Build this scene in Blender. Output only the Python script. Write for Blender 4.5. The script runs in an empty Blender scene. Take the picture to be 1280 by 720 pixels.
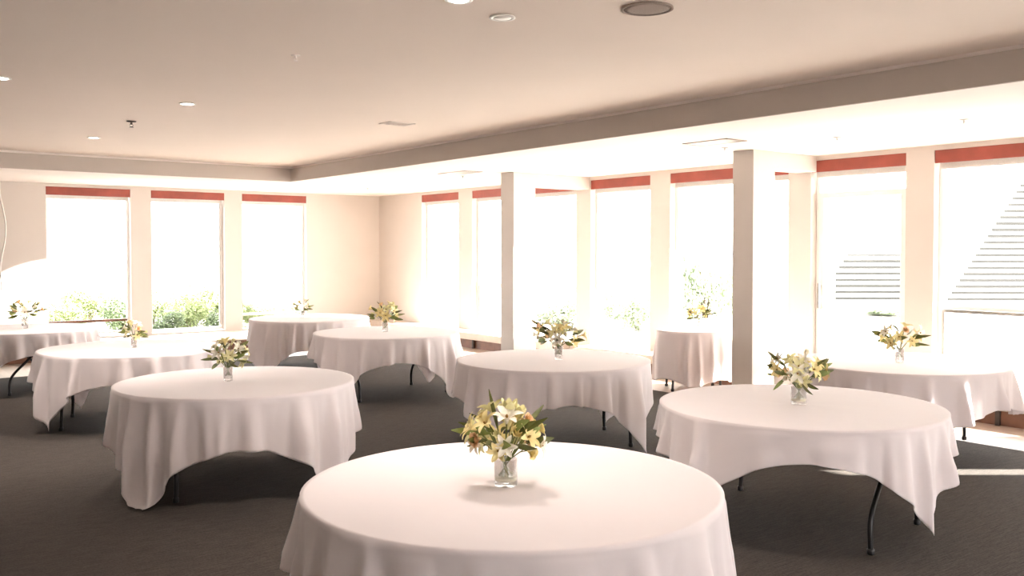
import bpy, bmesh, math, random
from mathutils import Vector, Matrix, noise

scene = bpy.context.scene
COL = scene.collection
PI = math.pi
rnd = random.Random(7)
K = 1.0745                      # scale that puts the layout into metres
H = 1.73                        # eye height
YAW = math.radians(37.7)        # camera looks this far to the right of +Y
FC, FS = math.cos(YAW), math.sin(YAW)

def cw(X, Y):
    """metres right of / in front of the viewer -> room coordinates"""
    return (FC * X + FS * Y, -FS * X + FC * Y)

# ------------------------------------------------------------------ materials
def new_mat(name):
    m = bpy.data.materials.new(name); m.use_nodes = True
    return m, m.node_tree.nodes, m.node_tree.links, m.node_tree.nodes['Principled BSDF']

def mat(name, col, rough=0.6, metal=0.0, noise_scale=None, noise_amt=0.1, bump=0.0, bump_scale=None, spec=0.5, sheen=0.0):
    m, N, L, b = new_mat(name)
    b.inputs['Base Color'].default_value = (*col, 1)
    b.inputs['Roughness'].default_value = rough
    b.inputs['Metallic'].default_value = metal
    b.inputs['Specular IOR Level'].default_value = spec
    if sheen: b.inputs['Sheen Weight'].default_value = sheen
    tc = N.new('ShaderNodeTexCoord')
    if noise_scale:
        n = N.new('ShaderNodeTexNoise'); n.inputs['Scale'].default_value = noise_scale; n.inputs['Detail'].default_value = 4
        r = N.new('ShaderNodeValToRGB')
        r.color_ramp.elements[0].position = 0.3; r.color_ramp.elements[1].position = 0.7
        r.color_ramp.elements[0].color = (*[c * (1 - noise_amt) for c in col], 1)
        r.color_ramp.elements[1].color = (*[min(1, c * (1 + noise_amt)) for c in col], 1)
        L.new(tc.outputs['Object'], n.inputs['Vector']); L.new(n.outputs['Fac'], r.inputs['Fac'])
        L.new(r.outputs['Color'], b.inputs['Base Color'])
    if bump:
        n2 = N.new('ShaderNodeTexNoise'); n2.inputs['Scale'].default_value = bump_scale or 60; n2.inputs['Detail'].default_value = 3
        bp = N.new('ShaderNodeBump'); bp.inputs['Strength'].default_value = bump; bp.inputs['Distance'].default_value = 0.01
        L.new(tc.outputs['Object'], n2.inputs['Vector']); L.new(n2.outputs['Fac'], bp.inputs['Height'])
        L.new(bp.outputs['Normal'], b.inputs['Normal'])
    return m

M = {}
M['wall'] = mat('cream_wall_paint', (0.62, 0.565, 0.52), 0.75, noise_scale=1.5, noise_amt=0.02, bump=0.05, bump_scale=150)
M['ceiling'] = mat('ceiling_paint', (0.88, 0.81, 0.765), 0.85, noise_scale=0.8, noise_amt=0.015, bump=0.04, bump_scale=120)
M['ceiling_warm'] = mat('raised_ceiling_paint', (0.90, 0.795, 0.71), 0.85, noise_scale=0.8, noise_amt=0.015, bump=0.04, bump_scale=120)
M['fascia'] = mat('fascia_paint', (0.50, 0.445, 0.40), 0.8, noise_scale=2, noise_amt=0.02)
M['white_frame'] = mat('white_window_frame', (0.86, 0.85, 0.83), 0.35, noise_scale=8, noise_amt=0.02)
M['red_wood'] = mat('red_brown_valance', (0.30, 0.06, 0.038), 0.5, noise_scale=5, noise_amt=0.18)
M['blind'] = mat('roller_blind_fabric', (0.80, 0.80, 0.76), 0.8, noise_scale=60, noise_amt=0.05)
M['dark'] = mat('dark_recess', (0.05, 0.035, 0.028), 0.7, noise_scale=12, noise_amt=0.2)
M['black_metal'] = mat('black_leg_metal', (0.018, 0.017, 0.018), 0.38, 0.3, noise_scale=30, noise_amt=0.2)
M['table_wood'] = mat('table_board', (0.35, 0.24, 0.15), 0.55, noise_scale=9, noise_amt=0.15)
M['bench_top'] = mat('bench_top_pale', (0.60, 0.50, 0.42), 0.45, noise_scale=6, noise_amt=0.06)
M['bench_wood'] = mat('bench_brown_wood', (0.16, 0.07, 0.04), 0.5, noise_scale=7, noise_amt=0.25)
M['metal'] = mat('brushed_metal', (0.45, 0.44, 0.42), 0.35, 0.9, noise_scale=40, noise_amt=0.1)
M['vent'] = mat('grey_vent', (0.36, 0.29, 0.25), 0.9, noise_scale=200, noise_amt=0.3)
M['white_plastic'] = mat('white_plastic', (0.82, 0.80, 0.76), 0.4, noise_scale=20, noise_amt=0.02)
M['paving'] = mat('pale_paving', (0.33, 0.31, 0.29), 0.85, noise_scale=3, noise_amt=0.1, bump=0.2, bump_scale=30)
M['sunshade'] = mat('sunshade_paint', (0.75, 0.71, 0.66), 0.8, noise_scale=2, noise_amt=0.03)
M['stem'] = mat('green_stem', (0.16, 0.19, 0.05), 0.5, noise_scale=40, noise_amt=0.2)
M['leaf_dark'] = mat('leaf_olive', (0.12, 0.13, 0.03), 0.45, noise_scale=30, noise_amt=0.3)
M['leaf_mid'] = mat('leaf_green', (0.22, 0.27, 0.07), 0.45, noise_scale=30, noise_amt=0.25)
M['bark'] = mat('bark', (0.13, 0.09, 0.06), 0.9, noise_scale=20, noise_amt=0.3)
M['centre'] = mat('flower_centre', (0.30, 0.17, 0.04), 0.8, noise_scale=90, noise_amt=0.4)
for nm, c in (('petal_cream', (0.84, 0.72, 0.34)), ('petal_pale', (0.80, 0.76, 0.42)), ('petal_peach', (0.85, 0.58, 0.32)), ('petal_white', (0.88, 0.84, 0.70))):
    M[nm] = mat(nm, c, 0.55, noise_scale=35, noise_amt=0.08)

def siding_mat():
    m, N, L, b = new_mat('pale_siding')
    tc = N.new('ShaderNodeTexCoord'); n = N.new('ShaderNodeTexNoise'); n.inputs['Scale'].default_value = 2.5
    r = N.new('ShaderNodeValToRGB')
    r.color_ramp.elements[0].color = (0.55, 0.54, 0.52, 1); r.color_ramp.elements[1].color = (0.62, 0.61, 0.58, 1)
    L.new(tc.outputs['Object'], n.inputs['Vector']); L.new(n.outputs['Fac'], r.inputs['Fac']); L.new(r.outputs['Color'], b.inputs['Base Color'])
    b.inputs['Roughness'].default_value = 0.7
    return m
M['siding'] = siding_mat()
M['siding_shade'] = mat('siding_shade', (0.065, 0.065, 0.062), 0.9, noise_scale=3, noise_amt=0.1)
M['foliage_c'] = None

def carpet_mat():
    m, N, L, b = new_mat('grey_brown_carpet')
    tc = N.new('ShaderNodeTexCoord')
    n = N.new('ShaderNodeTexNoise'); n.inputs['Scale'].default_value = 90; n.inputs['Detail'].default_value = 5
    w = N.new('ShaderNodeTexNoise'); w.inputs['Scale'].default_value = 7
    mp = N.new('ShaderNodeMapping'); mp.inputs['Scale'].default_value = (1.0, 14.0, 1.0); mp.inputs['Rotation'].default_value = (0, 0, YAW)
    L.new(tc.outputs['Object'], mp.inputs['Vector']); L.new(mp.outputs['Vector'], w.inputs['Vector'])
    L.new(tc.outputs['Object'], n.inputs['Vector'])
    r = N.new('ShaderNodeValToRGB')
    r.color_ramp.elements[0].position = 0.25; r.color_ramp.elements[1].position = 0.8
    r.color_ramp.elements[0].color = (0.024, 0.020, 0.017, 1); r.color_ramp.elements[1].color = (0.086, 0.073, 0.064, 1)
    mx = N.new('ShaderNodeMix'); mx.data_type = 'FLOAT'; mx.inputs[0].default_value = 0.5
    L.new(n.outputs['Fac'], mx.inputs[2]); L.new(w.outputs['Fac'], mx.inputs[3])
    L.new(mx.outputs[0], r.inputs['Fac']); L.new(r.outputs['Color'], b.inputs['Base Color'])
    b.inputs['Roughness'].default_value = 0.95; b.inputs['Specular IOR Level'].default_value = 0.1
    bp = N.new('ShaderNodeBump'); bp.inputs['Strength'].default_value = 0.5; bp.inputs['Distance'].default_value = 0.004
    L.new(mx.outputs[0], bp.inputs['Height']); L.new(bp.outputs['Normal'], b.inputs['Normal'])
    return m
M['carpet'] = carpet_mat()

def plank_mat():
    m, N, L, b = new_mat('pale_wood_floor')
    tc = N.new('ShaderNodeTexCoord')
    br = N.new('ShaderNodeTexBrick'); br.inputs['Scale'].default_value = 1.0
    br.inputs['Brick Width'].default_value = 1.2; br.inputs['Row Height'].default_value = 0.12; br.inputs['Mortar Size'].default_value = 0.002
    br.inputs['Color1'].default_value = (0.34, 0.26, 0.21, 1); br.inputs['Color2'].default_value = (0.30, 0.23, 0.18, 1); br.inputs['Mortar'].default_value = (0.22, 0.16, 0.12, 1)
    mp = N.new('ShaderNodeMapping'); mp.inputs['Rotation'].default_value = (0, 0, PI / 2)
    L.new(tc.outputs['Object'], mp.inputs['Vector']); L.new(mp.outputs['Vector'], br.inputs['Vector']); L.new(br.outputs['Color'], b.inputs['Base Color'])
    b.inputs['Roughness'].default_value = 0.4
    return m
M['plank'] = plank_mat()

def cloth_mat():
    m, N, L, b = new_mat('white_table_linen')
    b.inputs['Base Color'].default_value = (0.87, 0.81, 0.81, 1); b.inputs['Roughness'].default_value = 0.85
    b.inputs['Specular IOR Level'].default_value = 0.2; b.inputs['Sheen Weight'].default_value = 0.4
    tc = N.new('ShaderNodeTexCoord'); n = N.new('ShaderNodeTexNoise'); n.inputs['Scale'].default_value = 5; n.inputs['Detail'].default_value = 4
    bp = N.new('ShaderNodeBump'); bp.inputs['Strength'].default_value = 0.12; bp.inputs['Distance'].default_value = 0.02
    L.new(tc.outputs['Object'], n.inputs['Vector']); L.new(n.outputs['Fac'], bp.inputs['Height']); L.new(bp.outputs['Normal'], b.inputs['Normal'])
    t = N.new('ShaderNodeBsdfTranslucent'); t.inputs['Color'].default_value = (0.86, 0.80, 0.79, 1)
    mix = N.new('ShaderNodeMixShader'); mix.inputs[0].default_value = 0.28
    out = N['Material Output']
    L.new(b.outputs[0], mix.inputs[1]); L.new(t.outputs[0], mix.inputs[2]); L.new(mix.outputs[0], out.inputs['Surface'])
    return m
M['cloth'] = cloth_mat()

def glass_mat(name, tint, gloss):
    m, N, L, b = new_mat(name); N.remove(b)
    t = N.new('ShaderNodeBsdfTransparent'); t.inputs['Color'].default_value = (*tint, 1)
    g = N.new('ShaderNodeBsdfGlossy'); g.inputs['Roughness'].default_value = 0.02
    lw = N.new('ShaderNodeLayerWeight'); lw.inputs['Blend'].default_value = gloss
    mp = N.new('ShaderNodeMath'); mp.operation = 'MULTIPLY'; mp.inputs[1].default_value = 0.5
    mix = N.new('ShaderNodeMixShader')
    L.new(lw.outputs['Fresnel'], mp.inputs[0]); L.new(mp.outputs[0], mix.inputs[0])
    L.new(t.outputs[0], mix.inputs[1]); L.new(g.outputs[0], mix.inputs[2]); L.new(mix.outputs[0], N['Material Output'].inputs['Surface'])
    return m
M['glass'] = glass_mat('window_glass', (0.97, 0.985, 0.975), 0.12)
M['vase_glass'] = glass_mat('vase_glass', (0.94, 0.93, 0.92), 0.45)

def emit_mat(name, col, s):
    m, N, L, b = new_mat(name)
    b.inputs['Base Color'].default_value = (*col, 1)
    b.inputs['Emission Color'].default_value = (*col, 1); b.inputs['Emission Strength'].default_value = s
    return m
M['lamp'] = emit_mat('downlight_lens', (1, 0.93, 0.84), 6.0)

def foliage_mat(name, a, c):
    m, N, L, b = new_mat(name)
    tc = N.new('ShaderNodeTexCoord'); n = N.new('ShaderNodeTexNoise'); n.inputs['Scale'].default_value = 6; n.inputs['Detail'].default_value = 3
    r = N.new('ShaderNodeValToRGB'); r.color_ramp.elements[0].position = 0.3; r.color_ramp.elements[1].position = 0.7
    r.color_ramp.elements[0].color = (*a, 1); r.color_ramp.elements[1].color = (*c, 1)
    L.new(tc.outputs['Object'], n.inputs['Vector']); L.new(n.outputs['Fac'], r.inputs['Fac']); L.new(r.outputs['Color'], b.inputs['Base Color'])
    b.inputs['Roughness'].default_value = 0.6
    return m
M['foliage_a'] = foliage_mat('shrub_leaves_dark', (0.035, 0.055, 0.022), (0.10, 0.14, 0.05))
M['foliage_c'] = foliage_mat('shrub_leaves_washed_out', (0.20, 0.25, 0.16), (0.36, 0.40, 0.28))  # leaves lightened to paint in the washed-out glare outside
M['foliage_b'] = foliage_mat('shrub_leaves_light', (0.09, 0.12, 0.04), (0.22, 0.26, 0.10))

# ------------------------------------------------------------------ mesh helpers
class MB:
    def __init__(s): s.v = []; s.f = []
    def add(s, vs, fs):
        o = len(s.v); s.v += [tuple(v) for v in vs]; s.f += [[i + o for i in f] for f in fs]
    def box(s, x0, x1, y0, y1, z0, z1):
        s.add([(x0, y0, z0), (x1, y0, z0), (x1, y1, z0), (x0, y1, z0), (x0, y0, z1), (x1, y0, z1), (x1, y1, z1), (x0, y1, z1)],
              [(3, 2, 1, 0), (4, 5, 6, 7), (0, 1, 5, 4), (1, 2, 6, 5), (2, 3, 7, 6), (3, 0, 4, 7)])
        return s
    def tube(s, pts, r, n=10, cap=True):
        pts = [Vector(p) for p in pts]
        rs = r if isinstance(r, (list, tuple)) else [r] * len(pts)
        up = None; vs = []
        for i, p in enumerate(pts):
            t = (pts[min(i + 1, len(pts) - 1)] - pts[max(i - 1, 0)]).normalized()
            if up is None:
                up = t.orthogonal().normalized()
            else:
                up = (up - t * up.dot(t)).normalized()
            w = t.cross(up)
            for k in range(n):
                a = 2 * PI * k / n
                vs.append(p + (up * math.cos(a) + w * math.sin(a)) * rs[i])
        fs = []
        for i in range(len(pts) - 1):
            for k in range(n):
                a, b = i * n + k, i * n + (k + 1) % n
                fs.append((a, b, b + n, a + n))
        if cap:
            fs.append(tuple(range(n))[::-1]); fs.append(tuple(range((len(pts) - 1) * n, len(pts) * n)))
        s.add(vs, fs); return s
    def lathe(s, prof, n=32, c=(0, 0, 0)):
        vs = []; fs = []
        for (r, z) in prof:
            for k in range(n):
                a = 2 * PI * k / n
                vs.append((c[0] + r * math.cos(a), c[1] + r * math.sin(a), c[2] + z))
        for i in range(len(prof) - 1):
            for k in range(n):
                a, b = i * n + k, i * n + (k + 1) % n
                fs.append((a, b, b + n, a + n))
        fs.append(tuple(range(n))[::-1]); fs.append(tuple(range((len(prof) - 1) * n, len(prof) * n)))
        s.add(vs, fs); return s
    def mesh(s, name, m, smooth=False):
        me = bpy.data.meshes.new(name); me.from_pydata(s.v, [], s.f); me.update()
        bm = bmesh.new(); bm.from_mesh(me); bmesh.ops.recalc_face_normals(bm, faces=bm.faces); bm.to_mesh(me); bm.free()
        me.materials.append(m)
        if smooth:
            for p in me.polygons: p.use_smooth = True
        return me
    def build(s, name, m, parent=None, smooth=False, bevel=0.0, loc=None):
        return link(name, s.mesh(name, m, smooth), parent, bevel, loc)

def link(name, me, parent=None, bevel=0.0, loc=None):
    o = bpy.data.objects.new(name, me); COL.objects.link(o)
    if parent: o.parent = parent
    if loc is not None: o.location = loc
    if bevel:
        b = o.modifiers.new('bevel', 'BEVEL'); b.width = bevel; b.segments = 2; b.limit_method = 'ANGLE'
    return o

def tag(o, label=None, cat=None, group=None, kind=None):
    if label: o['label'] = label
    if cat: o['category'] = cat
    if group: o['group'] = group
    if kind: o['kind'] = kind
    return o

def empty(name, loc, rz=0.0):
    o = bpy.data.objects.new(name, None); COL.objects.link(o)
    o.location = loc; o.rotation_euler = (0, 0, rz); o.empty_display_size = 0.1
    return o

def struct(o, label=None, cat=None): return tag(o, label, cat, None, 'structure')

# ------------------------------------------------------------------ room constants
XR = K * 9.05           # right window wall
YB = K * 16.0           # back window wall
XL, YF = -4.5, -5.5     # left wall and rear wall (behind the viewer)
T = 0.26                # wall thickness
ZL = H + 1.128          # lower ceiling
ZU = H + 1.375          # raised ceiling
XF = K * 6.03           # fascia of the lower ceiling, right
YFA = K * 13.37         # fascia of the lower ceiling, back
ZV = H + K * 1.0        # top of the windows
ZB = 0.20               # bottom of the windows
XC = K * 7.68           # carpet edge right
YC = K * 12.95          # carpet edge back

# ------------------------------------------------------------------ floor and ceiling
struct(MB().box(XL, XR, YF, YB, -0.12, 0.0).build('floor', M['plank']), 'pale wooden floor border along the window walls', 'floor')
struct(MB().box(XL, XC, YF, YC, 0.0, 0.008).build('floor', M['carpet']), 'grey brown carpet filling the middle of the room', 'carpet')
struct(MB().box(XL - 0.3, XR + T, YF - 0.3, YB + T, ZU, ZU + 0.3).build('ceiling', M['ceiling_warm']), 'raised beige ceiling', 'ceiling')
g = MB()
g.box(XF, XR + T, YF, YB + T, ZL, ZU - 0.001)
g.box(XL, XF, YFA, YB + T, ZL, ZU - 0.001)
struct(g.build('ceiling', M['ceiling']), 'lower white ceiling strip along the windows', 'ceiling')
f = MB()
f.box(XF - 0.03, XF, YF, YFA, ZL - 0.004, ZU - 0.035)
f.box(XL, XF - 0.03, YFA - 0.03, YFA, ZL - 0.004, ZU - 0.035)
struct(f.build('trim_1', M['fascia'], bevel=0.004), 'taupe fascia band around the raised ceiling', 'trim')

# ------------------------------------------------------------------ walls with openings
def ks(*a): return [K * v for v in a]
right_open = [ks(-3.4, -2.2), ks(-1.9, -0.7), ks(-0.4, 0.75), ks(1.05, 1.44), ks(2.8, 4.75), ks(5.05, 6.18), ks(6.48, 8.31), ks(8.67, 9.85), ks(10.16, 11.38), ks(11.68, 12.82), ks(13.23, 14.43)]
back_open = [ks(3.07, 4.35), ks(4.68, 5.94), ks(6.26, 7.50)]
g = MB()
edges = [YF] + [v for o in right_open for v in o] + [YB + T]
for i in range(0, len(edges), 2): g.box(XR, XR + T, edges[i], edges[i + 1], 0, ZL)
for (a, b) in right_open:
    g.box(XR, XR + T, a, b, 0, ZB); g.box(XR, XR + T, a, b, ZV, ZL)
struct(g.build('wall_right', M['wall']), 'cream window wall on the right', 'wall')
g = MB()
edges = [XL] + [v for o in back_open for v in o] + [XR]
for i in range(0, len(edges), 2): g.box(edges[i], edges[i + 1], YB, YB + T, 0, ZL)
for (a, b) in back_open:
    g.box(a, b, YB, YB + T, 0, ZB); g.box(a, b, YB, YB + T, ZV, ZL)
struct(g.build('wall_back', M['wall']), 'cream window wall at the far end', 'wall')
struct(MB().box(XL - T, XL, YF - T, YB + T, -0.1, ZU).build('wall_left', M['wall']), 'cream wall on the left', 'wall')
g = MB()
fill_open = [(0.4, 1.9), (3.2, 4.8), (6.0, 7.5)]  # unseen openings added to light the room from behind the viewer
edges = [XL] + [v for o in fill_open for v in o] + [XR + T]
for i in range(0, len(edges), 2): g.box(edges[i], edges[i + 1], YF - T, YF, 0, ZU)
for (a, b) in fill_open: g.box(a, b, YF - T, YF, 0, ZB); g.box(a, b, YF - T, YF, 2.6, ZU)
struct(g.build('wall_front', M['wall']), 'cream wall behind the viewer with openings added for fill light', 'wall')

# free-standing pillars with beams back to the window wall
def pillar(i, x0, x1, y0, y1, ztop, lab):
    p = MB().box(x0, x1, y0, y1, 0.0, ztop).box(x1, XR - 0.001, y0 + 0.01, y1 - 0.01, ztop - 0.19, ztop)
    struct(p.build('wall_pillar_%d' % i, M['wall'], bevel=0.004), lab, 'pillar')
pillar(1, K * 7.65, K * 8.03, K * 9.86, K * 10.15, ZL, 'far cream pillar with a beam to the window wall')
pillar(2, K * 7.913, K * 8.28, K * 6.1, K * 6.37, ZL, 'near cream pillar with a beam to the window wall')

# ------------------------------------------------------------------ windows
# a window is built in local coords: u along the wall, w outward, then mapped
ORD = ['first', 'second', 'third']
def window(name, wall, a, b, zb, transom=None, lower_frame=False, door=False, lab=''):
    t = 0.045
    def P(g, u0, u1, w0, w1, z0, z1):
        if wall == 'R': g.box(XR + w0, XR + w1, u0, u1, z0, z1)
        else: g.box(u0, u1, YB + w0, YB + w1, z0, z1)
    w0, w1 = 0.12, 0.19
    g = MB()
    P(g, a, a + t, w0, w1, zb, ZV); P(g, b - t, b, w0, w1, zb, ZV)
    P(g, a + t, b - t, w0, w1, zb, zb + t); P(g, a + t, b - t, w0, w1, ZV - t, ZV)
    root = struct(g.build(name, M['white_frame'], bevel=0.003), lab, 'door' if door else 'window')
    gp = MB(); P(gp, a + t, b - t, 0.15, 0.156, zb + t, ZV - t); gp.build('glass_pane', M['glass'], root)
    if transom:
        gt = MB(); P(gt, a + t, b - t, w0 + 0.005, w1 - 0.005, transom - 0.022, transom + 0.022); gt.build('transom', M['bench_wood' if name == 'window_1' else 'white_frame'], root, bevel=0.002)
    if lower_frame:
        gl = MB(); c = 0.03
        P(gl, a + t, a + t + c, w0 - 0.012, w0 + 0.018, zb + t, transom - 0.025); P(gl, b - t - c, b - t, w0 - 0.012, w0 + 0.018, zb + t, transom - 0.025)
        P(gl, a + t + c, b - t - c, w0 - 0.012, w0 + 0.018, transom - 0.06, transom - 0.025); P(gl, a + t + c, b - t - c, w0 - 0.012, w0 + 0.018, zb + t, zb + t + c)
        gl.build('sash', M['metal'], root, bevel=0.002)
    if door:
        gd = MB(); c = 0.07
        P(gd, a + t, a + t + c, w0 - 0.02, w0 + 0.025, zb + t, 2.42); P(gd, b - t - c, b - t, w0 - 0.02, w0 + 0.025, zb + t, 2.42)
        P(gd, a + t + c, b - t - c, w0 - 0.02, w0 + 0.025, 2.35, 2.42); P(gd, a + t + c, b - t - c, w0 - 0.02, w0 + 0.025, zb + t, zb + t + 0.2)
        gd.build('door_leaf', M['white_frame'], root, bevel=0.003)
        gh = MB()
        u = b - t - 0.035
        P(gh, u - 0.012, u + 0.012, w0 - 0.075, w0 - 0.055, 1.02, 1.32)
        P(gh, u - 0.008, u + 0.008, w0 - 0.06, w0 - 0.018, 1.04, 1.06); P(gh, u - 0.008, u + 0.008, w0 - 0.06, w0 - 0.018, 1.28, 1.30)
        gh.build('door_handle', M['metal'], root)
    return root

TR = H - K * 0.58
blab = ['leftmost of the three end wall windows, shrubs behind and a low rail', 'middle end wall window with the dark shrubs behind', 'right hand window of the end wall, beside the blank wall']
for i, (a, b) in enumerate(back_open):
    if i == 0: window('window_1', 'B', a, b, 0.24, 0.47, lab=blab[i])
    elif i == 1: window('window_2', 'B', a, b, 0.22, None, lab=blab[i])
    else: window('window_3', 'B', a, b, 0.24, 0.47, lab=blab[i])
rlab = {10: 'farthest narrow window of the right wall, next to the corner', 9: 'right wall window just left of the far pillar', 8: 'window seen between the far pillar and its neighbouring mullion',
        7: 'tall window with green shrubs showing, right of the far pillar', 6: 'window behind the small round table and near pillar', 5: 'glazed door right of the near pillar',
        4: 'rightmost window in view with the siding outside', 3: 'window out of view beyond the right edge', 2: 'window beside the viewer', 1: 'window behind the viewer', 0: 'rearmost window'}
n = 4
for i in sorted(range(len(right_open)), reverse=True):
    a, b = right_open[i]
    if i == 5:
        window('door_1', 'R', a, b, 0.03 + ZB - 0.02, None, door=True, lab=rlab[i]); continue
    tr = TR if i in (9, 8, 4, 3, 1) else None
    window('window_%d' % n, 'R', a, b, ZB, tr, lower_frame=bool(tr), lab=rlab[i]); n += 1
# dark sliding-door stile and handle on the middle end window
g = MB().box(back_open[1][1] - 0.075, back_open[1][1] - 0.05, YB + 0.105, YB + 0.125, 0.3, 2.6); g.build('trim_2', M['metal']); struct(bpy.data.objects['trim_2'], 'slim metal stile at the right edge of the middle end window', 'trim')

# red-brown valance boxes with a short strip of rolled-down blind
vd = {('B', 0): 'red brown blind valance over the leftmost end wall window', ('B', 1): 'red brown blind valance over the middle end wall window', ('B', 2): 'red brown blind valance over the end wall window beside the blank corner',
      ('R', 10): 'red brown blind valance over the narrow window next to the room corner', ('R', 9): 'red brown blind valance just left of the far pillar, partly hidden by it', ('R', 8): 'red brown blind valance tapering behind the far pillar beam',
      ('R', 7): 'red brown blind valance over the window with green shrubs on the right wall', ('R', 6): 'red brown blind valance cut off by the near pillar',
      ('R', 5): 'red brown blind valance over the glazed door', ('R', 4): 'largest red brown blind valance, at the right edge, over the siding view',
      ('R', 3): 'red brown blind valance out of view', ('R', 2): 'red brown blind valance beside the viewer', ('R', 1): 'red brown blind valance behind the viewer', ('R', 0): 'rearmost red brown blind valance'}
for (wall, i), lb in vd.items():
    if wall == 'R' and i < 4: continue
    a, b = (right_open if wall == 'R' else back_open)[i]
    c = (a + b) / 2; w = (b - a) / 2 - 0.004
    root = empty('window_blind', (XR, c, ZV - 0.14) if wall == 'R' else (c, YB, ZV - 0.14), -PI / 2 if wall == 'R' else 0)
    tag(root, lb, 'window blind', 'red brown blind valances over the windows')
    MB().box(-w, w, 0.004, 0.016, 0.0, 0.138).box(-w, w, 0.016, 0.09, 0.126, 0.138).build('valance', M['red_wood'], root, bevel=0.002)
    MB().tube([(-w + 0.02, 0.055, 0.07), (w - 0.02, 0.055, 0.07)], 0.028, 12).build('roller', M['blind'], root, smooth=True)
    MB().box(-w + 0.02, w - 0.02, 0.081, 0.083, -0.05, 0.07).build('fabric', M['blind'], root)
    MB().box(-w + 0.02, w - 0.02, 0.076, 0.088, -0.066, -0.048).build('bottom_bar', M['white_frame'], root, bevel=0.002)

# ------------------------------------------------------------------ low window benches
def bench(x0, x1, y0, y1, side, lab):
    cx, cy = (x0 + x1) / 2, (y0 + y1) / 2
    root = empty('window_bench', (cx, cy, 0)); tag(root, lab, 'bench', 'low benches under the windows')
    hx, hy = (x1 - x0) / 2, (y1 - y0) / 2
    MB().box(-hx, hx, -hy, hy, 0.15, 0.27 if side == 'R' else 0.175).build('bench_top', M['bench_top'], root, bevel=0.008)
    g = MB()
    if side == 'R':
        g.box(-hx + 0.05, -hx + 0.09, -hy + 0.02, hy - 0.02, 0.0, 0.15)
        n = max(2, int(2 * hy / 0.9))
        for j in range(n + 1):
            yy = -hy + 0.03 + (2 * hy - 0.08) * j / n
            MB().box(-hx + 0.01, -hx + 0.05, yy, yy + 0.04, 0.0, 0.15).build('foot_block', M['dark'], root)
    else:
        g.box(-hx + 0.02, hx - 0.02, -hy + 0.05, -hy + 0.09, 0.0, 0.15)
        n = max(2, int(2 * hx / 0.9))
        for j in range(n + 1):
            xx = -hx + 0.03 + (2 * hx - 0.08) * j / n
            MB().box(xx, xx + 0.04, -hy + 0.01, -hy + 0.05, 0.0, 0.15).build('foot_block', M['dark'], root)
    g.build('kickboard', M['bench_wood'], root)
bench(K * 8.62, XR - 0.003, K * 10.3, YB - 0.02, 'R', 'low pale topped bench along the far right windows, left of the far pillar')
bench(K * 8.62, XR - 0.003, K * 6.6, K * 9.7, 'R', 'low bench under the windows between the two pillars, dark recess below')
bench(K * 8.62, XR - 0.003, K * 1.0, K * 4.9, 'R', 'low cream bench with brown kickboard at the right edge under the rightmost window')
bench(K * 1.2, K * 8.6, K * 14.45, YB - 0.003, 'B', 'low bench along the end wall behind the farthest round tables')

# ------------------------------------------------------------------ ceiling fittings
def at_ceiling(px, py, h):
    Y = h * 1150.0 / (312 - py); return cw((px - 640) / 1150.0 * Y, Y)
def downlight(px, py, lit, lab, spot=True, xy=None, power=170):
    x, y = xy or at_ceiling(px, py, ZU - H)
    root = empty('recessed_downlight', (x, y, ZU)); tag(root, lab, 'ceiling light', 'recessed ceiling lights')
    MB().lathe([(0.075, -0.001), (0.078, -0.008), (0.060, -0.010), (0.056, -0.001)], 28).build('trim_ring', M['white_plastic'], root, smooth=True)
    MB().lathe([(0.054, -0.006), (0.050, -0.010), (0.0005, -0.012)], 28).build('lens', M['lamp'] if lit else M['white_plastic'], root, smooth=True)
    if spot:
        l = bpy.data.lights.new('downlight_spot', 'SPOT'); l.energy = power; l.color = (1, 0.88, 0.80); l.spot_size = 1.9; l.spot_blend = 1; l.shadow_soft_size = 0.2
        lo = bpy.data.objects.new('downlight_spot', l); COL.objects.link(lo); lo.parent = root; lo.location = (0, 0, -0.03)
downlight(574, 1, True, 'brightest ceiling light, cut by the top edge of the picture')
downlight(236, 130, True, 'small lit ceiling light up and right of the dark sprinkler head')
downlight(119, 172, True, 'farthest ceiling light, low on the left near the fascia')
downlight(4, 98, True, 'ceiling light cut off at the left edge')
downlight(628, 23, False, 'faint unlit ceiling light near the top centre', False)

for (X, Y, lb) in ((-2.4, 3.9, 'left of the foreground table, out of view'), (0.3, 3.3, 'over the foreground table, out of view'), (2.9, 4.2, 'right of the foreground table, out of view'), (0.6, 0.3, 'just above the viewer, out of view')):
    downlight(0, 0, True, 'added ceiling fill light ' + lb, True, cw(X, Y), 36)  # lamps added out of view to brighten the tabletops
def ceil_disc(name, px, py, h, z, r, m, lab, cat, group=None):
    x, y = at_ceiling(px, py, h)
    g = MB().lathe([(r, -0.0005), (r, -0.006), (r * 0.93, -0.012), (0.0005, -0.014)], 40)
    tag(g.build(name, m, smooth=False, loc=(x, y, z)), lab, cat, group)
x, y = at_ceiling(808, 12, ZU - H)
root = empty('ceiling_speaker', (x, y, ZU)); tag(root, 'round grey speaker grille in the ceiling at the top of the picture', 'speaker')
MB().lathe([(0.147, -0.001), (0.148, -0.009), (0.137, -0.012), (0.135, -0.001)], 48).build('rim', M['vent'], root, smooth=True)
MB().lathe([(0.135, -0.005), (0.10, -0.009), (0.0005, -0.010)], 48).build('grille', M['vent'], root, smooth=True)

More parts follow.
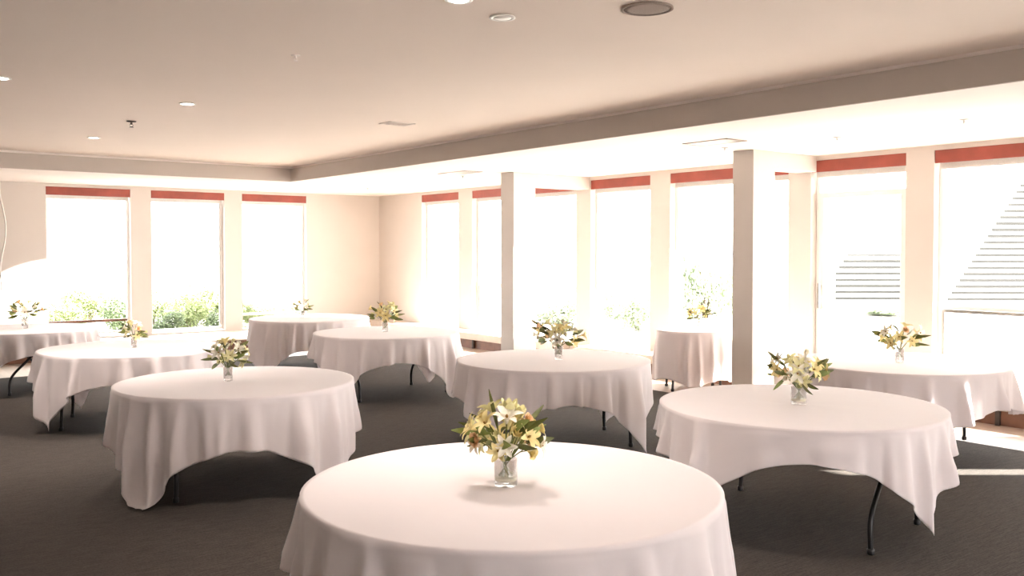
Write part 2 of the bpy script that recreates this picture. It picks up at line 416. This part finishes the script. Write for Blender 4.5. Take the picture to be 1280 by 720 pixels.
def sprinkler(px, py, h, z, lab, m, s=1.0):
    x, y = at_ceiling(px, py, h)
    root = empty('ceiling_sprinkler', (x, y, z)); root.scale = (s, s, s); tag(root, lab, 'sprinkler', 'sprinkler heads')
    MB().lathe([(0.04, -0.0005), (0.038, -0.007), (0.014, -0.010), (0.0005, -0.010)], 24).build('escutcheon', m, root, smooth=True)
    MB().lathe([(0.009, -0.009), (0.009, -0.03), (0.0005, -0.031)], 16).tube([(0.008, 0, -0.026), (0.016, 0, -0.037), (0.0, 0, -0.05)], 0.0022, 6).tube([(-0.008, 0, -0.026), (-0.016, 0, -0.037), (0.0, 0, -0.05)], 0.0022, 6).build('nozzle', m, root)
    MB().lathe([(0.018, -0.050), (0.018, -0.053), (0.0005, -0.053)], 16).build('deflector', m, root)
sprinkler(166, 152, ZU - H, ZU, 'dark sprinkler head on the raised ceiling at the left', M['dark'], 1.25)
sprinkler(371, 70, ZU - H, ZU, 'pale sprinkler head in the middle of the raised ceiling', M['ceiling'], 0.8)
sprinkler(579, 220, ZL - H, ZL, 'sprinkler head on the lower ceiling left of the far pillar', M['metal'], 1.2)
sprinkler(905, 185, ZL - H, ZL, 'sprinkler head on the lower ceiling beside the near pillar', M['metal'])
sprinkler(1045, 172, ZL - H, ZL, 'sprinkler head on the lower ceiling above the glazed door', M['metal'])
sprinkler(460, 235, ZL - H, ZL, 'farthest sprinkler head, on the lower ceiling near the room corner', M['metal'])
sprinkler(1203, 150, ZL - H, ZL, 'sprinkler head on the lower ceiling near the right edge', M['white_plastic'])

def slot_vent(px, py, h, z, L, lab, fm='vent'):
    x, y = at_ceiling(px, py, h)
    root = empty('slot_vent', (x, y, z), 0); tag(root, lab, 'air vent', 'ceiling slot vents')
    w = 0.16
    MB().box(-w, w, -L, -L + 0.02, -0.008, -0.0005).box(-w, w, L - 0.02, L, -0.008, -0.0005).box(-w, -w + 0.02, -L, L, -0.008, -0.0005).box(w - 0.02, w, -L, L, -0.008, -0.0005).build('frame', M[fm], root)
    g = MB()
    for k in range(7): g.box(-w + 0.03 + k * 0.04, -w + 0.045 + k * 0.04, -L + 0.02, L - 0.02, -0.007, -0.0008)
    g.build('slats', M['metal' if fm == 'vent' else 'ceiling'], root)
slot_vent(575, 216, ZL - H, ZL, 0.35, 'grey slot vent on the lower ceiling left of the far pillar')
slot_vent(892, 178, ZL - H, ZL, 0.30, 'grey slot vent on the lower ceiling left of the near pillar')
slot_vent(497, 155, ZU - H, ZU, 0.12, 'faint vent on the raised ceiling above the fascia corner', 'ceiling')

# thin white cord hanging at the left
pts = []
for k in range(30):
    t = k / 29; z = 2.84 - 1.9 * t
    pts.append((2.53 + 0.075 * math.sin(t * 2 * PI * 0.85 - 0.6) * math.sin(PI * min(1, t * 1.1 + .05)) + 0.03, YB - 0.36, z))
g = MB().tube(pts, 0.011, 8)
tag(g.build('hanging_cord', M['white_plastic'], smooth=True), 'thin white cord hanging in a curve at the left edge', 'cord')

# ------------------------------------------------------------------ tables
R0 = 0.84
ZT = 0.74
def make_table(X, Y, R, a_cam, lab, spread=0.37, dist=0.56):
    x, y = cw(X, Y)
    rz = math.radians(a_cam) - YAW
    root = empty('folding_table', (x, y, 0.008), rz); tag(root, lab, 'table', 'round folding tables')
    zt = ZT - 0.008 - 0.006
    MB().lathe([(R - 0.03, zt - 0.03), (R - 0.004, zt - 0.027), (R, zt - 0.015), (R - 0.004, zt - 0.003), (0.001, zt)], 64).build('tabletop', M['table_wood'], root)
    sc_ = R / R0; dist *= sc_; spread *= sc_
    for s in (-1, 1):
        MB().tube([(s * (dist - 0.02), -0.22 * sc_, zt - 0.05), (s * (dist - 0.02), 0.22 * sc_, zt - 0.05)], 0.014, 10).build('crossbar', M['black_metal'], root, smooth=True)
        MB().tube([(s * (dist - 0.02), 0, zt - 0.18), (s * (dist * 0.5), 0, zt - 0.09), (s * 0.12, 0, zt - 0.045)], 0.009, 8).build('brace', M['black_metal'], root, smooth=True)
        for q in (-1, 1):
            P = []
            for (l, z) in ((0.07, zt - 0.05), (0.07, 0.58), (0.08, 0.50), (0.12, 0.44), (0.21, 0.35), (0.30, 0.26), (0.345, 0.19), (0.36, 0.11), (0.36, 0.012)):
                P.append((s * (dist + 0.03 * (1 - z / 0.7)), q * l * spread / 0.36, z))
            # smooth the polyline
            Q = []
            for i in range(len(P) - 1):
                p0 = Vector(P[max(i - 1, 0)]); p1 = Vector(P[i]); p2 = Vector(P[i + 1]); p3 = Vector(P[min(i + 2, len(P) - 1)])
                for t in (0, .33, .66):
                    Q.append(0.5 * ((2 * p1) + (-p0 + p2) * t + (2 * p0 - 5 * p1 + 4 * p2 - p3) * t * t + (-p0 + 3 * p1 - 3 * p2 + p3) * t ** 3))
            Q.append(Vector(P[-1]))
            lg = MB().tube(Q, 0.0155, 10).build('leg', M['black_metal'], root, smooth=True)
            MB().lathe([(0.019, 0.0), (0.021, 0.004), (0.021, 0.03), (0.0165, 0.034)], 12, (P[-1][0], P[-1][1], 0)).build('foot_cap', M['black_metal'], lg, smooth=True)
    return root

def make_cloth(X, Y, R, S2, a_cam, seed, lab, name='tablecloth', nf=15, amp=0.075, flare=0.05, cap=9):
    """square cloth of half side S2 draped over a round top of radius R"""
    x, y = cw(X, Y)
    rz = math.radians(a_cam) - YAW - PI / 4     # local corner at 45 deg points to a_cam
    rr = random.Random(seed)
    NT, NS = 432, 26
    ph = [rr.uniform(0, 2 * PI) for _ in range(6)]
    vs, fs = [], []
    # flat top rings
    rings = [0.12, 0.3, 0.5, 0.7, 0.86, 0.95, 0.985]
    vs.append((0, 0, ZT + 0.002))
    def fold(th):
        if nf < 12: nh = 14
        else: nh = 22
        w = th + 0.13 * math.sin(2 * th + ph[0]) + 0.10 * math.sin(3 * th + ph[1])
        v = 0.62 * math.cos(nh * w + ph[2] + 1.3 * math.sin(2 * th + ph[5])) + 0.30 * math.cos((nh * 2 - 7) * w + ph[3]) + 0.32 * math.cos((nh - 9) * w + ph[4])
        return v
    L = []
    for k in range(NT):
        th = 2 * PI * k / NT
        m = max(abs(math.cos(th)), abs(math.sin(th)))
        L.append(min(S2 / m, R + cap - 0.05 * math.exp(-8 * abs(S2 / m - R - cap))))
    # soften the mid-side of the hem a little, keep the corners pointed
    for ri in rings:
        for k in range(NT):
            th = 2 * PI * k / NT
            vs.append((R * ri * math.cos(th), R * ri * math.sin(th), ZT + 0.002 + 0.0008 * math.sin(5 * th + ri * 9)))
    base = len(vs)
    for j in range(NS + 1):
        t = j / NS
        for k in range(NT):
            th = 2 * PI * k / NT
            d = L[k] - R
            l = t * d
            c = 0.5 + 0.5 * math.cos(4 * (th - PI / 4)); c = c ** 3
            e = min(1.0, l / 0.03)
            grow = min(1.0, l / 0.40); gf = min(1.0, l / 0.26) ** 0.8
            F = fold(th)
            side = F + 0.35 * abs(F) - 0.15
            a = amp * gf * (0.55 + 0.45 * grow)
            rad = R + 0.008 * e + flare * grow * (1 + 1.2 * c) + a * side + 0.008 * noise.noise((math.cos(th) * 3, math.sin(th) * 3 + seed, t * 2.0))
            rad = max(rad, R + 0.006)
            th2 = th + 0.022 * grow * math.sin((nf) * th + ph[5])
            drop = l - 0.10 * l * grow * (1 - 0.4 * c)
            z = ZT + 0.002 - drop - 0.006 * e
            lo = 0.014
            if z < lo + 0.03:
                ex = (lo + 0.03) - z; z = lo + 0.03 * math.exp(-ex / 0.03); rad += ex * 0.5
            vs.append((rad * math.cos(th2), rad * math.sin(th2), z))
    for k in range(NT): fs.append((0, 1 + k, 1 + (k + 1) % NT))
    nr = len(rings) + NS + 1
    for j in range(nr - 1):
        for k in range(NT):
            a = 1 + j * NT + k; b = 1 + j * NT + (k + 1) % NT
            fs.append((a, a + NT, b + NT, b))
    me = bpy.data.meshes.new(name); me.from_pydata(vs, [], fs); me.update()
    for p in me.polygons: p.use_smooth = True
    me.materials.append(M['cloth'])
    o = link(name, me, None, 0, (x, y, 0)); o.rotation_euler = (0, 0, rz)
    so = o.modifiers.new('thickness', 'SOLIDIFY'); so.thickness = 0.0018; so.offset = 1
    tag(o, lab, 'tablecloth', 'white tablecloths')
    return o

# ---- flowers ----
def petal_pts(L, W, cup, curl, n=7, m=5):
    """a curved petal starting at the origin, growing along +X and rising to +Z"""
    vs = []
    for i in range(n):
        t = i / (n - 1)
        w = W * math.sin(PI * min(1, (t * 0.86 + 0.10))) ** 0.8
        ang = cup * (1 - t) + curl * t
        if i == 0: x, z = 0.0, 0.0
        else:
            x += L / (n - 1) * math.cos(ang); z += L / (n - 1) * math.sin(ang)
        for j in range(m):
            s = -1 + 2 * j / (m - 1)
            vs.append((x, s * w, z + 0.35 * w * s * s))
    fs = [(i * m + j, i * m + j + 1, (i + 1) * m + j + 1, (i + 1) * m + j) for i in range(n - 1) for j in range(m - 1)]
    return vs, fs
def blossom_mesh(nm, kind, m):
    g = MB()
    if kind == 'lily': whorls = [(3, 0.075, 0.017, 1.1, -0.1, 0), (3, 0.072, 0.015, 1.0, -0.15, PI / 3)]
    elif kind == 'rose': whorls = [(5, 0.040, 0.022, 0.9, 0.5, 0), (5, 0.034, 0.019, 1.25, 1.0, 0.6), (4, 0.028, 0.014, 1.45, 1.5, 0.2), (3, 0.022, 0.010, 1.55, 1.8, 0.9)]
    else: whorls = [(3, 0.050, 0.012, 1.40, 1.15, 0), (3, 0.048, 0.011, 1.45, 1.3, PI / 3)]
    for (cnt, L, W, cup, curl, off) in whorls:
        for k in range(cnt):
            a = off + 2 * PI * k / cnt
            vs, fs = petal_pts(L, W, cup, curl)
            ca, sa = math.cos(a), math.sin(a)
            g.add([((x + 0.004) * ca - y_ * sa, (x + 0.004) * sa + y_ * ca, z) for (x, y_, z) in vs], fs)
    g.lathe([(0.003, -0.02), (0.008, -0.006), (0.010, 0.0), (0.006, 0.004)], 8)
    me = g.mesh(nm, m, True)
    return me
def leaf_mesh(nm, L, W, m, bend=-0.5):
    vs = []; n, mm = 9, 3; x = z = 0.0
    for i in range(n):
        t = i / (n - 1); w = W * math.sin(PI * (t * 0.94 + 0.03)) ** 0.9
        a = bend * t
        if i: x += L / (n - 1) * math.sin(-a if bend < 0 else a); z += L / (n - 1) * math.cos(a)
        for j in range(mm):
            s = -1 + j
            vs.append((x - 0.3 * w * s * s, s * w, z))
    fs = [(i * mm + j, i * mm + j + 1, (i + 1) * mm + j + 1, (i + 1) * mm + j) for i in range(n - 1) for j in range(mm - 1)]
    g = MB(); g.add(vs, fs)
    return g.mesh(nm, m, True)
BL = [blossom_mesh('blossom', k, M[m]) for k, m in (('lily', 'petal_cream'), ('lily', 'petal_pale'), ('rose', 'petal_peach'), ('rose', 'petal_cream'), ('bud', 'petal_pale'), ('bud', 'petal_white'), ('lily', 'petal_white'))]
LF = [leaf_mesh('leaf', 0.13, 0.016, M['leaf_dark'], -0.7), leaf_mesh('leaf', 0.10, 0.018, M['leaf_mid'], -0.9), leaf_mesh('leaf', 0.16, 0.012, M['leaf_dark'], -0.4)]
CORE = (MB().lathe([(0.0025, 0.004), (0.0055, 0.012), (0.006, 0.018), (0.002, 0.024)], 8)).mesh('stamens', M['centre'], True)

def orient(o, d):
    o.rotation_mode = 'QUATERNION'; o.rotation_quaternion = Vector(d).to_track_quat('Z', 'Y')

def arrangement(X, Y, lab, seed, s=1.0, w=1.0, nb=17, nl=20, vase='tumbler', extras=()):
    rr = random.Random(seed)
    x, y = cw(X, Y)
    root = empty('flower_centrepiece', (x, y, ZT + 0.005), -YAW); root.scale = (s, s, s)
    tag(root, lab, 'flower arrangement', 'flower centrepieces on the round tables')
    vh, vr = (0.112, 0.050) if vase == 'tumbler' else (0.105, 0.034)
    MB().lathe([(vr * 0.92, 0.0), (vr * 0.96, 0.004), (vr, vh), (vr - 0.003, vh), (vr * 0.9, 0.02), (0.001, 0.018)], 28).build('vase', M['vase_glass'], root, smooth=True)
    if vase == 'tumbler':
        MB().lathe([(vr * 0.90, 0.0202), (vr * 0.91, 0.034), (0.001, 0.035)], 28).build('pebbles', M['petal_white'], root, smooth=True)
    cz = vh + 0.085
    g = MB()
    heads = []
    ga = PI * (3 - math.sqrt(5))
    for k in range(nb):
        u = (k + 0.5) / nb
        zz = 1.0 - 1.55 * u; rad = math.sqrt(max(0, 1 - min(1, zz * zz)))
        th = k * ga + rr.uniform(-0.3, 0.3)
        d = Vector((math.cos(th) * rad * 1.35 * w, math.sin(th) * rad * 1.1 * w, zz * 0.85 + 0.08))
        ln = rr.uniform(0.07, 0.125)
        p = Vector((0, 0, cz)) + d * ln
        heads.append((p, d.normalized()))
    for i, (p, d) in enumerate(heads):
        b0 = Vector((-d.x * vr * 0.6, -d.y * vr * 0.6, 0.04))
        neck = Vector((d.x * vr * 0.45, d.y * vr * 0.45, vh))
        mid = (neck + p) / 2 + Vector((0, 0, 0.015))
        g.tube([b0, neck, mid, p - d * 0.015], 0.0022, 6)
    g.build('stems', M['stem'], root, smooth=True)
    for i, (p, d) in enumerate(heads):
        me = BL[rr.choice([0, 0, 1, 1, 2, 3, 4, 5, 6])]
        o = link('blossom', me, root, 0, p); orient(o, d + Vector((rr.uniform(-.3, .3), rr.uniform(-.3, .3), rr.uniform(-.1, .3))))
        q = rr.uniform(0.72, 1.05); o.scale = (q, q, q)
        c = link('stamens', CORE, o)
    for k in range(nl):
        th = k * 2.4 + rr.uniform(-.4, .4); el = rr.uniform(-0.35, 0.75)
        d = Vector((math.cos(th) * math.cos(el), math.sin(th) * math.cos(el), math.sin(el)))
        o = link('leaf', LF[k % 3], root, 0, Vector((0, 0, cz - 0.02)) + Vector((d.x * w, d.y * w, d.z)) * 0.085); orient(o, d)
        q = rr.uniform(0.75, 1.1); o.scale = (q, q, q)
    for (me, p, d, q, kind) in extras:
        o = link(kind, me, root, 0, p); orient(o, d); o.scale = (q, q, q)
    return root

big_leaf = leaf_mesh('leaf', 0.20, 0.020, M['leaf_mid'], -0.25)
tall_spike = leaf_mesh('leaf', 0.20, 0.009, M['leaf_dark'], 0.12)
calla = blossom_mesh('blossom', 'bud', M['petal_pale'])

# name, X, Y, R, cloth half side, corner angle, leg angle, texts
tables = [
 # X      Y     R     S2    corner  legs  seed
 (0.00, 3.85, 0.865, 1.20, -38, 40, 3, 'front', 'nearest and largest in the foreground'),
 (-2.07, 6.90, 0.86, 1.24, -116, -140, 5, 'left middle', 'left of the foreground table, its corner almost touching the carpet'),
 (0.37, 8.25, 0.86, 1.15, -38, 12, 8, 'centre', 'behind the foreground flowers, in front of the far pillar'),
 (1.83, 5.85, 0.87, 1.06, -58, -42, 12, 'right middle', 'right of the foreground table, black bent legs showing'),
 (-3.83, 9.25, 0.86, 1.13, -122, -162, 17, 'left far', 'between the left edge and the left middle table, seen through to the shrubs'),
 (-1.50, 11.0, 0.86, 1.15, -28, 40, 21, 'centre far', 'left of centre, with splayed black legs, before the blank wall corner'),
 (-6.12, 11.5, 0.86, 1.13, -96, -42, 25, 'left edge', 'cut by the left edge, below the sunlit wall'),
 (-2.93, 13.3, 0.84, 1.26, -122, 20, 29, 'farthest', 'the farthest one, under the third end wall window'),
 (2.24, 11.35, 0.44, 1.13, -100, 0, 33, 'small', 'the small one beside the near pillar against the windows'),
 (3.42, 8.06, 0.86, 1.17, -98, 51, 37, 'right edge', 'nearest the right windows, behind the right middle table'),
]
tl = {
 'front': 'round folding table hidden under the white cloth nearest the viewer',
 'left middle': 'round folding table left of the foreground, two legs below its long cloth corner',
 'centre': 'round folding table in front of the far pillar, legs showing below the hem',
 'right middle': 'round folding table on the right with three bent black legs clearly visible',
 'left far': 'round folding table at the left with one leg by the drooping cloth corner',
 'centre far': 'round folding table with splayed black legs near the blank wall corner',
 'left edge': 'round folding table cut off by the left edge, one leg showing',
 'farthest': 'round folding table at the far end under the third end wall window',
 'small': 'small round table under a long cloth beside the near pillar',
 'right edge': 'round folding table closest to the right windows, short straight leg showing',
}
cl = {
 'front': 'white cloth on the big foreground table, filling the bottom of the picture',
 'left middle': 'white cloth left of the foreground with a pointed corner nearly on the carpet',
 'centre': 'white cloth on the table in front of the far pillar, bright folds at its right',
 'right middle': 'white cloth on the right table, short hem in front and corner pointing down right',
 'left far': 'white cloth at the left, behind the left middle table and before the shrubs window',
 'centre far': 'white cloth on the table left of centre whose splayed black legs show',
 'left edge': 'white cloth cut off by the left edge of the picture',
 'farthest': 'white cloth on the farthest table, under the third end wall window',
 'small': 'white floor-length cloth on the small table beside the near pillar',
 'right edge': 'white cloth on the table closest to the right windows, flat pale front',
}
for (X, Y, R, S2, ca, la, seed, key, _) in tables:
    if key == 'small': make_table(X, Y, R, la, tl[key], spread=0.42, dist=0.5)
    else: make_table(X, Y, R, la, tl[key])
    make_cloth(X, Y, R, S2, ca, seed, cl[key], nf=(9 if key == 'small' else 16), amp=(0.026 if key == 'small' else 0.050), flare=(0.015 if key == 'small' else 0.018), cap={'right edge': 0.46, 'small': 0.68}.get(key, 9))

V = Vector
arrangement(-0.026, 3.83, 'largest cream and yellow flower arrangement, on the foreground table', 101, 1.0, 1.0, 32, 24, 'tumbler',
            extras=[(big_leaf, V((-0.06, 0, 0.215)), V((-1, 0, 0.12)), 0.85, 'leaf'), (tall_spike, V((-0.03, 0, 0.22)), V((-0.22, 0, 1)), 0.95, 'leaf'),
                    (calla, V((0.01, 0, 0.27)), V((0.08, -.1, 1)), 1.9, 'blossom'), (calla, V((0.045, 0, 0.265)), V((0.3, -.1, 1)), 1.5, 'blossom'), (big_leaf, V((0.06, 0, 0.21)), V((1, 0.1, 0.35)), 0.6, 'leaf')])
arrangement(-2.13, 6.88, 'flower arrangement on the cloth left of the foreground, in a slim vase', 102, 1.0, 0.80, 17, 21, 'slim')
arrangement(0.42, 8.25, 'wide loose flower arrangement in front of the far pillar', 103, 1.12, 1.25, 20, 19, 'slim')
arrangement(1.83, 5.85, 'wide yellow flower arrangement in a clear vase on the right hand table', 104, 1.0, 1.15, 25, 21, 'tumbler',
            extras=[(big_leaf, V((-0.08, 0, 0.17)), V((-1, 0, -0.9)), 0.6, 'leaf'), (big_leaf, V((0.08, 0, 0.21)), V((1, 0, 0.35)), 0.75, 'leaf')])
arrangement(-3.81, 9.25, 'small dark leaved flower arrangement before the middle end window', 105, 0.85, 0.7, 11, 19, 'slim')
arrangement(-1.52, 11.0, 'flower arrangement before the blank wall, on the table with splayed legs', 106, 1.1, 1.0, 14, 18, 'slim')
arrangement(-6.10, 11.5, 'flower arrangement at the left edge before the bright wall', 107, 1.15, 1.0, 13, 18, 'slim')
arrangement(-3.03, 13.3, 'tiny farthest flower arrangement, beside the third end wall window', 108, 0.85, 0.85, 10, 16, 'slim')
arrangement(2.31, 11.35, 'pale flower arrangement on the small table beside the near pillar', 109, 0.95, 0.9, 10, 15, 'slim')
arrangement(3.38, 8.0, 'pale yellow flower arrangement on the table nearest the right windows', 110, 1.15, 1.0, 13, 16, 'slim')

# ------------------------------------------------------------------ outside
struct(MB().box(-60, 70, -60, 80, -0.32, -0.12).build('ground_outside', M['paving']), 'pale paving outside the windows', 'ground')

def shrub_mesh(seed, nlf=4200):
    rr = random.Random(seed); g = MB()
    lobes = [(rr.uniform(-.42, .42), rr.uniform(-.35, .35), rr.uniform(0.2, 0.72), rr.uniform(0.26, 0.40)) for _ in range(11)]
    for _ in range(nlf):
        lx, ly, lz, lr = rr.choice(lobes)
        d = V((rr.gauss(0, 1), rr.gauss(0, 1), rr.gauss(0, 1))).normalized()
        p = V((lx, ly, lz)) + d * lr * rr.uniform(0.72, 1.0)
        if p.z < 0.02: continue
        a = (d + V((rr.uniform(-.6, .6), rr.uniform(-.6, .6), rr.uniform(-.6, .6)))).normalized(); u = a.orthogonal().normalized(); w = a.cross(u)
        th = rr.uniform(0, PI); u2 = u * math.cos(th) + w * math.sin(th); w2 = a.cross(u2); s = rr.uniform(0.028, 0.05)
        g.add([p - u2 * s, p + w2 * s * 0.45 + a * s * .15, p + u2 * s, p - w2 * s * 0.45 + a * s * .15], [(0, 1, 2, 3)])
    return g
def stem_mesh(seed):
    rr = random.Random(seed); g = MB()
    for k in range(5):
        a = k * 1.25; g.tube([(0.03 * math.cos(a), 0.03 * math.sin(a), 0), (0.1 * math.cos(a), 0.1 * math.sin(a), 0.3), (0.22 * math.cos(a), 0.22 * math.sin(a), 0.62)], [0.022, 0.016, 0.007], 6)
    return g.mesh('stems', M['bark'], True)
SH = {}
for mi, mm in (('a', 'foliage_a'), ('b', 'foliage_b'), ('c', 'foliage_c')):
    for sd in (1, 2):
        SH[(mi, sd)] = shrub_mesh(sd * 31 + (mi == 'b')).mesh('foliage', M[mm])
SM = stem_mesh(3)
def shrub(x, y, h, wd, mi, sd, lab, rz=0, group='shrubs outside the end wall windows'):
    root = empty('garden_shrub', (x, y, -0.12), rz); root.scale = (wd, wd, h); tag(root, lab, 'shrub', group)
    link('foliage', SH[(mi, sd)], root); link('stems', SM, root)
def thru(px, Y): return cw((px - 640) / 1150.0 * Y, Y)
for (px, Y, h, w, mi, sd, lab) in (
    (70, 21.2, 0.75, 0.9, 'b', 1, 'pale shrub at the left side of the leftmost end window'),
    (110, 23.2, 0.88, 1.1, 'b', 2, 'yellow green shrub in the middle of the leftmost end window'),
    (150, 21.0, 0.80, 0.85, 'a', 1, 'darker shrub at the right side of the leftmost end window'),
    (190, 22.9, 0.84, 0.85, 'b', 2, 'light shrub at the left side of the middle end window'),
    (199, 19.6, 0.55, 0.75, 'a', 2, 'low dark shrub close to the glass, left in the middle end window'),
    (236, 20.9, 0.76, 0.75, 'b', 1, 'rounded green shrub in the centre of the middle end window'),
    (254, 25.2, 0.98, 1.2, 'b', 1, 'pale shrub behind the rounded one in the middle end window'),
    (279, 19.7, 0.72, 0.62, 'a', 1, 'dark shrub at the right side of the middle end window'),
    (318, 21.6, 0.62, 0.8, 'b', 2, 'pale shrub low in the third end window, left of the farthest table'),
    (355, 22.5, 0.55, 0.9, 'b', 1, 'pale shrub behind the farthest table flowers')):
    x, y = thru(px, Y); shrub(x, y, h, w, mi, sd, lab, rnd.uniform(0, 6))
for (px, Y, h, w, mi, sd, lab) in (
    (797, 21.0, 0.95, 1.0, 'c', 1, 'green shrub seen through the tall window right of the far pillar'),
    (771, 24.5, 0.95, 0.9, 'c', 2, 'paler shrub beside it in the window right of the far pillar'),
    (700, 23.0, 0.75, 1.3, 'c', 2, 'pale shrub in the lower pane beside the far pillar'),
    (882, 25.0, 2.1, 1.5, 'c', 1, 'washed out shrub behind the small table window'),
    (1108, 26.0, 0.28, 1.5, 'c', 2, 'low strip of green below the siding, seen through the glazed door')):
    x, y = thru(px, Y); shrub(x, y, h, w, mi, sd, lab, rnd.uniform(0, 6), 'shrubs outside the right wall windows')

# pale siding building beyond the right windows, its gable shaping a slanted shadow edge
def siding_house(px0, px1, Y, z_base, prof, lab):
    """prof: list of (px, z) along the top outline; siding boards, dark strips painting the shade between them, 4 m deep"""
    root = empty('siding_house', (*thru((px0 + px1) / 2, Y), -0.12), -YAW); tag(root, lab, 'building', None)
    c = (px0 + px1) / 2; k = Y / 1150.0
    P = [((p - c) * k, z) for (p, z) in prof]
    def span(z):
        lo = hi = None
        for i in range(len(P) - 1):
            (xa, za), (xb, zb_) = P[i], P[i + 1]
            if (za - z) * (zb_ - z) <= 0 and za != zb_:
                xx = xa + (xb - xa) * (z - za) / (zb_ - za)
                if zb_ > za: lo = xx if lo is None else min(lo, xx)
                else: hi = xx if hi is None else max(hi, xx)
        return lo, hi
    g = MB(); bh = 0.185; z = 0.25; ztop = max(p[1] for p in P)
    gp = MB()
    while z < ztop - bh:
        lo, hi = span(z + bh)
        if lo is not None and hi is not None:
            # lapped board: bottom edge stands proud of the one below
            g.add([(lo, -0.05, z), (hi, -0.05, z), (hi, 0.0, z + bh * 0.52), (lo, 0.0, z + bh * 0.52), (lo, 0.03, z), (hi, 0.03, z), (hi, 0.03, z + bh * 0.52), (lo, 0.03, z + bh * 0.52)],
                  [(0, 1, 2, 3), (4, 7, 6, 5), (0, 4, 5, 1), (3, 2, 6, 7), (0, 3, 7, 4), (1, 5, 6, 2)])
            gp.box(lo + 0.12, hi - 0.12, 0.031, 0.035, z + bh * 0.54, z + bh * 1.02)  # dark strip painting the shade between boards
        z += bh
    g.build('siding', M['siding'], root); gp.build('board_shade', M['siding_shade'], root)
    n = len(P)
    vs = [(x, 0.04, z) for x, z in P] + [(x, 4.0, z) for x, z in P]
    fs = [tuple(range(n)), tuple(range(n, 2 * n))[::-1]] + [(i, i + n, (i + 1) % n + n, (i + 1) % n) for i in range(n)]
    b = MB(); b.add(vs, fs); b.build('wall_core', M['siding'], root)
siding_house(1180, 1420, 27.0, 0, [(1180, 0.0), (1180, 0.42), (1284, 4.3), (1316, 4.3), (1420, 0.42), (1420, 0.0)], 'pale building with horizontal siding, its slanted shade edge shaped as a gable, at the right edge')
siding_house(1040, 1140, 27.5, 0, [(1040, 0.0), (1040, 1.2), (1055, 1.75), (1139, 1.75), (1139, 0.0)], 'low siding wall seen through the glazed door')

# added unseen eave outside the right windows and an added wall, both blocking sun
struct(MB().box(XR + T, XR + T + 2.15, K * 1.7, YB + 3, 2.98, 3.16).build('sunshade_slab', M['sunshade']), 'added unseen eave outside the right windows', 'sunshade')
struct(MB().box(XR + 3.4, XR + 3.7, -14.0, -1.9, -0.12, 6.0).build('sun_block_wall', M['white_plastic']), 'unseen wall added to keep sun off the near windows', 'wall')

# ------------------------------------------------------------------ light
w = bpy.data.worlds.new('overcast_bright_sky'); scene.world = w; w.use_nodes = True
bg = w.node_tree.nodes['Background']; bg.inputs[0].default_value = (1.0, 0.97, 0.98, 1); bg.inputs[1].default_value = 5.2

sun = bpy.data.lights.new('sun', 'SUN'); sun.energy = 30; sun.angle = math.radians(0.8); sun.color = (1, 0.955, 0.91)
so = bpy.data.objects.new('sun', sun); COL.objects.link(so)
el = math.radians(31); d = V((FC * math.cos(el), -FS * math.cos(el), math.sin(el)))   # towards the sun
so.rotation_mode = 'QUATERNION'; so.rotation_quaternion = d.to_track_quat('Z', 'Y'); so.location = (20, -10, 15)

# added spot standing in for reflected sun, brightening the end wall at the left
l = bpy.data.lights.new('wall_patch_spot', 'SPOT'); l.energy = 60000; l.color = (1, 0.97, 0.93); l.spot_size = math.radians(5.6); l.spot_blend = 0.08; l.shadow_soft_size = 0.03
lo = bpy.data.objects.new('wall_patch_spot', l); COL.objects.link(lo)
tgt = V((3.42, YB, 0.5)); src = tgt + V((14.6 - 2.7, -16.2, 0)).normalized() * 22 + V((0, 0, 1.6))
lo.location = src; lo.rotation_mode = 'QUATERNION'; lo.rotation_quaternion = (src - tgt).to_track_quat('Z', 'Y')
# ------------------------------------------------------------------ camera
cam = bpy.data.cameras.new('camera'); co = bpy.data.objects.new('camera', cam); COL.objects.link(co)
PITCH = math.radians(1.4)
co.location = (0, 0, H); co.rotation_euler = (PI / 2 - PITCH, 0, -YAW)
cam.sensor_width = 36; cam.lens = 36 * 1150 / 1280
cam.shift_y = -(48 - 1150 * math.tan(PITCH)) / 1280
cam.clip_end = 300
scene.camera = co

scene.view_settings.view_transform = 'Standard'; scene.view_settings.look = 'None'
scene.view_settings.gamma = 1; scene.view_settings.exposure = 1.5; scene.view_settings.use_curve_mapping = False
scene.cycles.max_bounces = 10; scene.cycles.diffuse_bounces = 6; scene.cycles.transparent_max_bounces = 12
scene.cycles.sample_clamp_indirect = 12; scene.cycles.use_denoising = True
